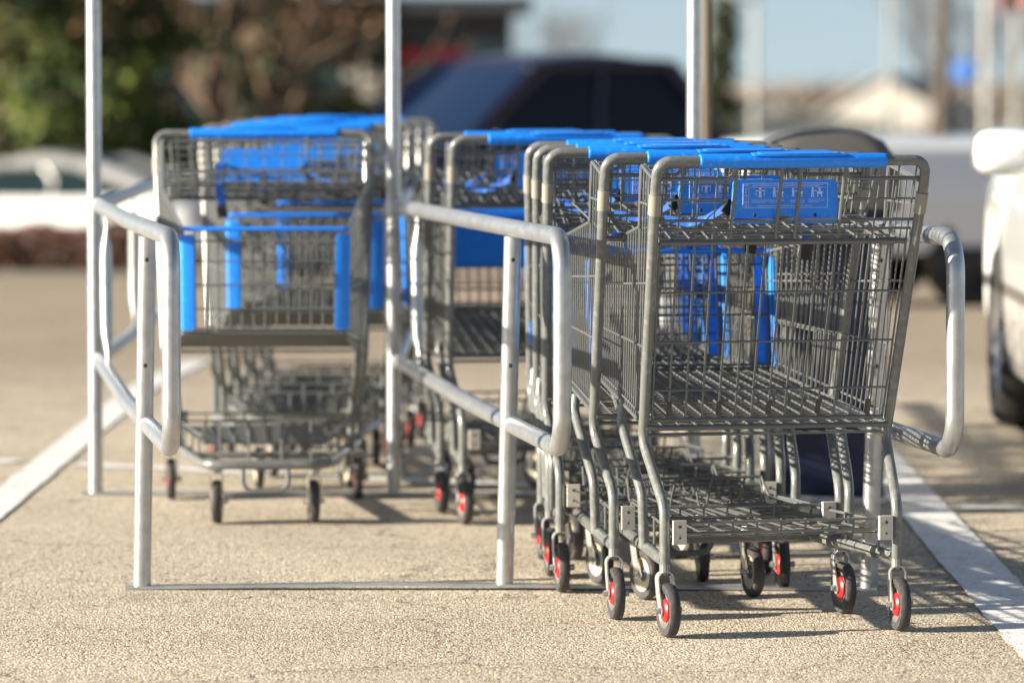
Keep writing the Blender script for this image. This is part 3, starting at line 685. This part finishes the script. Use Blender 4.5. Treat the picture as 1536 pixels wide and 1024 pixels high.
# white pickup standing side-on farther right
c2=thing('parked_truck','pale white pickup standing side-on behind the bin, flat bed side above a dark lower edge','truck',(4.12,34.2,gz(34.2)),R(17))
vehicle(c2,5.2,1.95,[(-2.6,1.10),(-2.5,1.14),(-.5,1.15),(1.3,1.12),(2.2,1.06),(2.5,.95),(2.6,.7)],1.10,(1.95,1.4,.5,.32,1.80),.37,(1.62,-1.32),M['carwhite'],M['glass'],sill=.40,arch=False,rimmat=M['trim'])
for nm,(x0,x1) in (('front_bumper',(1.98,2.66)),('rear_bumper',(-2.68,-2.1))):
    m=MB(); m.box(((x0+x1)/2,0,.42),(x1-x0,1.9,.24)); m.build(nm,M['trim'],c2,bevel=.05)
m=MB(); m.box((0.1,-.955,.36),(3.6,.05,.16)); m.build('side_step',M['trim'],c2,bevel=.02)
m=MB(); m.box((0.1,.955,.36),(3.6,.05,.16)); m.build('side_step',M['trim'],c2,bevel=.02)
# dark pickup, three-quarter front, facing left
c3=thing('parked_truck','dark navy pickup truck with a sloping bluish windshield behind the carts','truck',(.18,43.0,gz(43)),R(180+33))
vehicle(c3,5.6,2.0,[(-2.8,.8),(-2.75,1.18),(-1.3,1.18),(.9,1.2),(1.3,1.2),(2.4,1.12),(2.7,1.0),(2.8,.7)],1.20,(1.30,.40,-.90,-1.36,1.88),.40,(1.8,-1.75),M['carnavy'],M['darkglass'],sill=.42,thick=2.0,dome=.10)
# white sedan far left
c4=thing('parked_car','white sedan with a domed roof behind the reddish hedge at far left','car',(-5.75,61,gz(61)),R(180-18))
vehicle(c4,4.6,1.80,[(-2.3,.62),(-2.25,.92),(-1.7,.99),(-1.0,.97),(.6,.95),(.95,.93),(1.8,.80),(2.2,.68),(2.3,.5)],.95,(1.25,.25,-.75,-1.95,1.33),.32,(1.4,-1.35),M['carwhite'],M['tealglass'],roofpaint=M['cargrey'],thick=2.2,dome=.13)
for c in (c1,c4): c['group']='white cars parked around the lot'

# ------------------------------------------------------------------ planting
def leaves(m,pts,size,rnd,mi=0):
    for p in pts:
        a=Vector((rnd.gauss(0,1),rnd.gauss(0,1),rnd.gauss(0,1))).normalized(); b=a.orthogonal().normalized(); b.rotate(Matrix.Rotation(rnd.uniform(0,6.28),3,a)); c=a.cross(b)
        s=size*rnd.uniform(.6,1.4); p=Vector(p)
        m.add([p-b*s*.5,p+c*s*.28,p+b*s*.6,p-c*s*.28],[(0,1,2,3)],mi)
M['pine']=mat('dark_evergreen',(.034,.062,.012),.7,noise=(1.3,(.12,.155,.022),.46,.62))
M['conifer']=mat('deep_conifer',(.03,.044,.016),.7,noise=(2,(.075,.085,.024),.45,.65))
M['autumn']=mat('russet_leaves',(.16,.072,.035),.7,noise=(2,(.22,.12,.05),.45,.65))
M['twig']=mat('grey_brown_bark',(.15,.095,.062),.8,noise=(6,(.22,.15,.10),.4,.65))
M['paletwig']=mat('bare_twigs',(.10,.082,.068),.8)
M['hedge']=mat('dormant_hedge',(.15,.072,.052),.8,noise=(3,(.19,.105,.07),.4,.65))
def limb(m,p,d,l,r,depth,rnd,tips,spread=.55):
    q=p; pts=[p]; rs=[r]
    for k in range(4):
        d=(d+Vector((rnd.gauss(0,.12),rnd.gauss(0,.12),rnd.gauss(.03,.08)))).normalized(); q=q+d*l/4; pts.append(q); rs.append(r*(1-.12*(k+1)))
    m.tube(pts,r,6,rs=rs,cap=False)
    if depth==0: tips.append(q); return
    for k in range(rnd.choice((2,3,3))):
        dd=(d+Vector((rnd.gauss(0,spread),rnd.gauss(0,spread),rnd.gauss(.1,spread*.6)))).normalized()
        limb(m,pts[rnd.choice((3,4,4))],dd,l*rnd.uniform(.6,.85),r*.55,depth-1,rnd,tips,spread)
def evergreen(name,label,x,y,h,rad,lf,seed,n=9000,base=.8,group=None,cone=True,size=.16):
    rnd=random.Random(seed); t=thing(name,label,'tree',(x,y,gz(y)-.03),rnd.uniform(0,6),group)
    m=MB(); m.tube([(0,0,0),(.05,0,h*.4),(0,.04,h*.97)],.1,8,rs=[.16,.11,.02])
    cl=[]
    nb=int(60*h/6)
    for i in range(nb):
        z=base+(h-base)*(i+rnd.random())/nb; f=(1-(z-base)/(h-base)) if cone else math.sin(PI*min(1,.12+.88*(z-base)/(h-base)))
        rr=rad*(.16+.84*f**.8)*rnd.uniform(.7,1.12); a=rnd.uniform(0,6.28); tip=Vector((rr*math.cos(a),rr*math.sin(a),z-rr*.12))
        m.tube([(0,0,z),tip*.5+Vector((0,0,z*.5+.02)),tip],.02,5,rs=[.03,.018,.006],cap=False); cl.append((tip,Vector((0,0,z)),rr))
    m.build('trunk',M['twig'],t)
    m=MB(); per=n//len(cl)
    for tip,o,rr in cl:
        pts=[]
        for k in range(per):
            q=rnd.uniform(.25,1.08); c=o.lerp(tip,q); s=.10+.15*rr*(1.1-q)
            pts.append((c.x+rnd.gauss(0,s),c.y+rnd.gauss(0,s),c.z+rnd.gauss(0,s*.65)))
        leaves(m,pts,size,rnd)
    m.build('crown',lf,t,smooth=0); return t
GT='evergreen trees behind the white sedan'
evergreen('evergreen_tree','broad dark evergreen at the far left edge behind the sedan',-6.6,63.6,6.5,1.75,M['pine'],3,8000,.7,GT,False)
evergreen('evergreen_tree','yellow-green evergreen just right of the left tall post',-5.05,63.8,6.0,1.15,M['pine'],4,8000,.8,GT,False)
evergreen('evergreen_tree','dark evergreen half hidden behind the russet trees',-2.8,69,5.6,1.4,M['conifer'],5,8000,.7,GT,False)
evergreen('evergreen_tree','low dark evergreen between the left tall post and the russet trunks',-5.9,71,5.8,1.5,M['conifer'],6,8000,.5,GT,False)
def decid(name,label,x,y,stems,h,lf,nl,seed,group=None,bark='twig',size=.1,depth=4):
    rnd=random.Random(seed); t=thing(name,label,'tree',(x,y,gz(y)-.03),0,group); m=MB(); tips=[]
    for k in range(stems):
        a=rnd.uniform(0,6.28) if stems>1 else 0; tilt=.15 if stems>1 else .03
        limb(m,Vector((0,0,0)),Vector((math.cos(a)*tilt,math.sin(a)*tilt,1)).normalized(),h*.38,h*.026,depth,rnd,tips,.36)
    m.build('trunk',M[bark],t)
    if lf:
        m=MB(); pts=[]
        for k in range(nl): 
            p=rnd.choice(tips); pts.append((p.x+rnd.gauss(0,.16),p.y+rnd.gauss(0,.16),p.z+rnd.gauss(0,.14)))
        leaves(m,pts,size,rnd); m.build('crown',lf,t,smooth=0)
    return t
decid('russet_tree','russet multi-stemmed tree rising behind the left row of carts, left one',-3.75,64.5,3,4.6,M['autumn'],1300,11,'russet trees behind the carts')
decid('russet_tree','russet multi-stemmed tree nearer the storefront column',-3.45,66,3,5.0,M['autumn'],1300,12,'russet trees behind the carts')
# hedge
hd=tag(bpy.data.objects.new('hedge',None),'low reddish brown dormant hedge in front of the white sedan','hedge'); C.objects.link(hd); hd.location=(-5.6,42,gz(42))
rnd=random.Random(21); m=MB(); pts=[]
for k in range(26000):
    x=rnd.uniform(-3.4,2.35); pts.append((x,rnd.gauss(0,.24),.05+abs(rnd.random())**.7*(.43+.02*math.sin(x*5)+.015*math.sin(x*13))))
leaves(m,pts,.05,rnd)
for k in range(260):
    x=rnd.uniform(-3.4,2.3); y=rnd.gauss(0,.15); m.tube([(x,y,0),(x+rnd.gauss(0,.06),y+rnd.gauss(0,.06),rnd.uniform(.3,.46))],.006,4,cap=False)
m.build('foliage',M['hedge'],hd,smooth=0)
M['mulch']=mat('straw_mulch',(.34,.27,.14),.9,noise=(8,(.22,.17,.09),.45,.6)); M['kerb']=mat('concrete_kerb',(.27,.25,.21),.85)
m=MB(); m.box((-6.1,42.0,gz(42)+.02),(6.4,1.6,.17)); struct(m.build('planting_bed',M['mulch'],bevel=.02))
m=MB(); m.box((-6.1,41.11,gz(41.1)+.0),(6.7,.16,.22)); struct(m.build('kerb',M['kerb'],bevel=.03))
GC='small conifers at the lot edge'
evergreen('conifer_tree','small dark conifer right of the brown post',3.95,92,4.4,.62,M['conifer'],8,5000,.3,GC,True,.13)
GB='bare winter trees beside the houses'
decid('bare_tree','bare spreading tree left of the brown utility pole',9.6,118,1,6.0,None,0,31,GB,'paletwig',depth=7)
decid('bare_tree','bare tree at the right edge behind the pale lamp posts',12.1,122,2,6.0,None,0,32,GB,'paletwig',depth=5)
decid('bare_tree','bare tree on the skyline above the navy truck',3.2,240,2,8,None,0,33,GB,'paletwig',depth=5)

# ------------------------------------------------------------------ storefront and houses
M['storedark']=mat('dark_store_panel',(.035,.04,.048),.5); M['storeglass']=mat('store_glass',(.03,.06,.065),.06,spec=.8,noise=(.6,(.06,.10,.10),.4,.6))
M['pale']=mat('pale_stucco',(.40,.385,.355),.8,noise=(2,(.33,.315,.285),.4,.65)); M['tan']=mat('tan_siding',(.48,.43,.34),.8); M['greywall']=mat('grey_siding',(.20,.22,.22),.8); M['roofgrey']=mat('grey_shingle',(.26,.24,.22),.9); M['column']=mat('grey_column',(.36,.34,.31),.7)
M['redsign']=mat('red_sign',(.5,.01,.025),.4); M['roofpale']=mat('pale_roof',(.36,.33,.30),.8)
st=thing('store_building','dark glass storefront with an overhanging flat roof and red signs','building',(0,92,gz(92)))
m=MB(); m.box((-3.2,4.0,2.05),(6.4,8,4.1)); m.build('wall',M['storedark'],st)
m=MB(); m.box((-3.05,3.6,4.27),(6.85,9.6,.30)); m.build('roof',M['storedark'],st,bevel=.03)
for i in range(6):
    x0=-6.2+i*1.04; m=MB(); m.box((x0+.5,-.03,1.9),(.94,.05,3.4)); w=m.build('window',M['storeglass'],st)
    m=MB(); m.box((x0+.5,-.075,2.55),(.98,.05,.06)); m.box((x0+.015,-.075,1.9),(.06,.05,3.5)); m.build('frame',M['storedark'],w)
for x in (-2.0,-1.35):
    m=MB(); 
    for k,(a,b) in enumerate(((0,.34),(.22,.22),(.42,.12))): m.box((x+a,-.13,3.35),(.19,.05,b))
    m.build('red_sign',M['redsign'],st,bevel=.02)
m=MB(); m.box((-2.62,-.9,1.9),(.32,.3,3.8)); m.box((-2.62,-.9,2.98),(.95,.22,.16)); m.build('column',M['column'],st,bevel=.02)
m=MB(); m.box((-5.2,-.9,1.9),(.32,.3,3.8)); m.build('column',M['column'],st,bevel=.02)
def house(name,label,x,y,w,d,hw_,hr,wall,roof,rz=0,wins=(),group=None):
    t=thing(name,label,'house',(x,y,gz(y)-.1),rz,group)
    m=MB(); m.box((0,0,hw_/2),(w,d,hw_)); m.add([(-w/2,-d/2,hw_),(w/2,-d/2,hw_),(0,-d/2,hw_+hr),(-w/2,d/2,hw_),(w/2,d/2,hw_),(0,d/2,hw_+hr)],[(0,1,2),(5,4,3)]); m.build('wall',wall,t,smooth=0)
    m=MB()
    for s in (-1,1):
        o=.35; a=Vector((0,0,hw_+hr+.05)); b=Vector((s*(w/2+o),0,hw_+.05-o*hr/(w/2))); n=Vector((s*hr,0,w/2)).normalized()*.14
        vs=[(p.x,yy,p.z) for yy in (-d/2-.3,d/2+.3) for p in (a,b,b+n,a+n)]
        m.add(vs,[(0,1,2,3),(4,7,6,5),(0,4,5,1),(1,5,6,2),(2,6,7,3),(3,7,4,0)])
    m.build('roof',roof,t,smooth=0)
    for wx,wz in wins:
        m=MB(); m.box((wx,-d/2-.02,wz),(.9,.06,1.1)); q=m.build('window',M['glass'],t)
        m=MB()
        for dx,dz,sx,sz in ((0,.6,1.1,.1),(0,-.6,1.1,.1),(-.5,0,.1,1.1),(.5,0,.1,1.1)): m.box((wx+dx,-d/2-.05,wz+dz),(sx,.06,sz))
        m.build('frame',M['pale'],q,smooth=0)
    return t
GH='houses beyond the lot'
house('gabled_house','tan gabled house between the white car and the brown utility pole',19.8,250,6.2,7,3.5,1.75,M['pale'],M['roofpale'],R(-24),((-1.5,2),(1.4,2)),GH)
house('gabled_house','low pale house behind the lamp posts at far right',25.2,262,4.6,8,2.6,1.3,M['pale'],M['roofgrey'],0,((0,1.6),),GH)
house('grey_shed','long low grey building to the left of the tan house',11.6,205,7.0,6,2.6,.5,M['greywall'],M['greywall'],0,(),GH)
house('gabled_house','small pale-roofed house right of the dark conifer',11.8,240,3.4,6,3.3,1.1,M['pale'],M['roofpale'],0,((0,2),),GH)
house('gabled_house','pale house on the skyline just right of the storefront',4.4,285,3.2,8,5.8,1.0,M['pale'],M['roofpale'],0,((0,4),),GH)
house('gabled_house','pale pinkish house seen above the navy truck',6.2,310,3.4,8,5.6,1.6,M['tan'],M['roofpale'],0,((0,4),),GH)
# lamp posts and poles
M['palepole']=mat('pale_pole',(.36,.36,.34),.5); M['woodpole']=mat('wood_pole',(.07,.058,.05),.85,noise=(4,(.11,.09,.075),.4,.6))
def lamp(label,x,y,h,r,head=True,arm=1):
    t=thing('lamp_post',label,'lamp post',(x,y,gz(y)),0,'lamp posts beyond the lot'); m=MB(); m.tube([(0,0,0),(0,0,h)],r,12,rs=[r*1.1,r*.85]); m.lathe([(r*1.9,0),(r*1.9,.3),(r*1.2,.34)],12); m.build('pole',M['palepole'],t)
    if head:
        m=MB(); m.tube([(0,0,h-.05),(arm*.35,0,h)],.04,8); m.box((arm*.55,0,h+.01),(.6,.3,.12)); m.build('lamp_head',M['palepole'],t,bevel=.03)
lamp('pale lamp post with a box head rising above the grey building',5.9,120,5.35,.085,True,-1)
lamp('tall pale lamp post right of the blue round sign',8.55,89,8,.085)
lamp('thin pale lamp post near the right edge',9.4,92,8,.07,True,-1)
lamp('thin pale lamp post left of the brown utility pole',7.35,96,7,.05)
up=thing('utility_pole','dark brown wooden utility pole between the bare trees','utility pole',(7.85,90,gz(90)))
m=MB(); m.tube([(0,0,0),(0,0,9)],.13,12,rs=[.15,.11]); m.build('pole',M['woodpole'],up)
m=MB(); m.box((0,-.16,8.2),(2.2,.1,.12)); m.build('crossarm',M['woodpole'],up)
rs_=thing('round_sign','round blue sign on a pale post left of the tall lamp post','sign',(8.25,90,gz(90)))
M['bluesign']=mat('blue_sign',(.10,.26,.72),.5)
m=MB(); m.tube([(0,0,0),(0,0,2.6)],.045,8); m.build('post',M['palepole'],rs_)
m=MB(); m.lathe([(0,.03),(.22,.03),(.24,.02),(.24,-.02),(.22,-.03),(0,-.03)],28,Matrix.Translation((0,-.08,3.0))@Matrix.Rotation(PI/2,4,'X')); m.build('sign_face',M['bluesign'],rs_)
fl=thing('flag','faded red flag hanging from a pole at the top right corner','flag',(8.42,84,gz(84)))
m=MB(); m.tube([(.75,0,0),(.75,0,5.4)],.035,8); m.build('flagpole',M['palepole'],fl)
M['flagred']=mat('faded_red_cloth',(.42,.22,.21),.8); m=MB(); vs=[]
for i in range(13):
    for j in range(5): vs.append((.71-.9*i/12,.07*math.sin(i*.9+j*.3),lerp(4.55,3.98,j/4)-.12*i/12))
m.add(vs,[(i*5+j,i*5+j+1,(i+1)*5+j+1,(i+1)*5+j) for i in range(12) for j in range(4)]); o=m.build('cloth',M['flagred'],fl,smooth=80); so=o.modifiers.new('s','SOLIDIFY'); so.thickness=.006
# far wood on the skyline
rnd=random.Random(5); m=MB()
for k in range(260):
    x=rnd.uniform(-60,75); y=rnd.uniform(400,470); h=rnd.uniform(3.6,6.6)
    m.tube([(x,y,gz(y)-.2),(x,y,gz(y)+h*.8)],.1,4,cap=False)
    pts=[(x+rnd.gauss(0,1.2),y+rnd.gauss(0,1.2),gz(y)+h*.55+rnd.gauss(0,h*.2)) for q in range(60)]; leaves(m,pts,.8,rnd)
M['farwood']=mat('winter_wood',(.12,.10,.085),.9,noise=(.05,(.16,.125,.10),.4,.6))
w=m.build('distant_wood',M['farwood'],smooth=0); tag(w,'hazy brown winter wood along the skyline','trees',kind='stuff')

# ------------------------------------------------------------------ light, sky, camera
EL,AZ=17.0,14.0      # shadows run to the right and slightly away
wd=bpy.data.worlds.new('World'); bpy.context.scene.world=wd; wd.use_nodes=True; nt=wd.node_tree
sk=nt.nodes.new('ShaderNodeTexSky'); sk.sky_type='NISHITA'; sk.sun_disc=False; sk.sun_elevation=R(EL)
tosun=Vector((-math.cos(R(AZ)),-math.sin(R(AZ)),0)); sk.sun_rotation=math.atan2(tosun.x,tosun.y)
sk.altitude=200; sk.air_density=1.0; sk.dust_density=.3; sk.ozone_density=2.0
tc=nt.nodes.new('ShaderNodeTexCoord'); va=nt.nodes.new('ShaderNodeVectorMath'); va.operation='ADD'; va.inputs[1].default_value=(0,0,.11)
vn=nt.nodes.new('ShaderNodeVectorMath'); vn.operation='NORMALIZE'; nt.links.new(tc.outputs['Generated'],va.inputs[0]); nt.links.new(va.outputs[0],vn.inputs[0]); nt.links.new(vn.outputs[0],sk.inputs['Vector'])
bg=nt.nodes['Background']; bg.inputs['Strength'].default_value=.051; hs=nt.nodes.new('ShaderNodeHueSaturation'); hs.inputs['Saturation'].default_value=.72; hs.inputs['Value'].default_value=1.0; nt.links.new(sk.outputs['Color'],hs.inputs['Color']); nt.links.new(hs.outputs['Color'],bg.inputs['Color'])
sl=bpy.data.lights.new('sun','SUN'); sl.energy=5.0; sl.angle=R(.5); sl.color=(1,.905,.735); so=bpy.data.objects.new('sun',sl); C.objects.link(so)
dirv=Vector((math.cos(R(AZ))*math.cos(R(EL)),math.sin(R(AZ))*math.cos(R(EL)),-math.sin(R(EL)))); so.rotation_euler=dirv.to_track_quat('-Z','Y').to_euler()
cam=bpy.data.cameras.new('camera'); co=bpy.data.objects.new('camera',cam); C.objects.link(co)
co.location=(0,0,1.31); co.rotation_euler=(PI/2-math.atan(442/7400),0,0); cam.lens=36*7400/1536; cam.sensor_width=36; cam.clip_end=6000
cam.dof.use_dof=True; cam.dof.focus_distance=11.05; cam.dof.aperture_fstop=2.9; cam.dof.aperture_blades=9
sc=bpy.context.scene; sc.camera=co
sc.view_settings.view_transform='Standard'; sc.view_settings.look='None'; sc.view_settings.exposure=1.56; sc.view_settings.gamma=1
sc.render.engine='CYCLES'; sc.cycles.use_denoising=True; sc.cycles.max_bounces=8
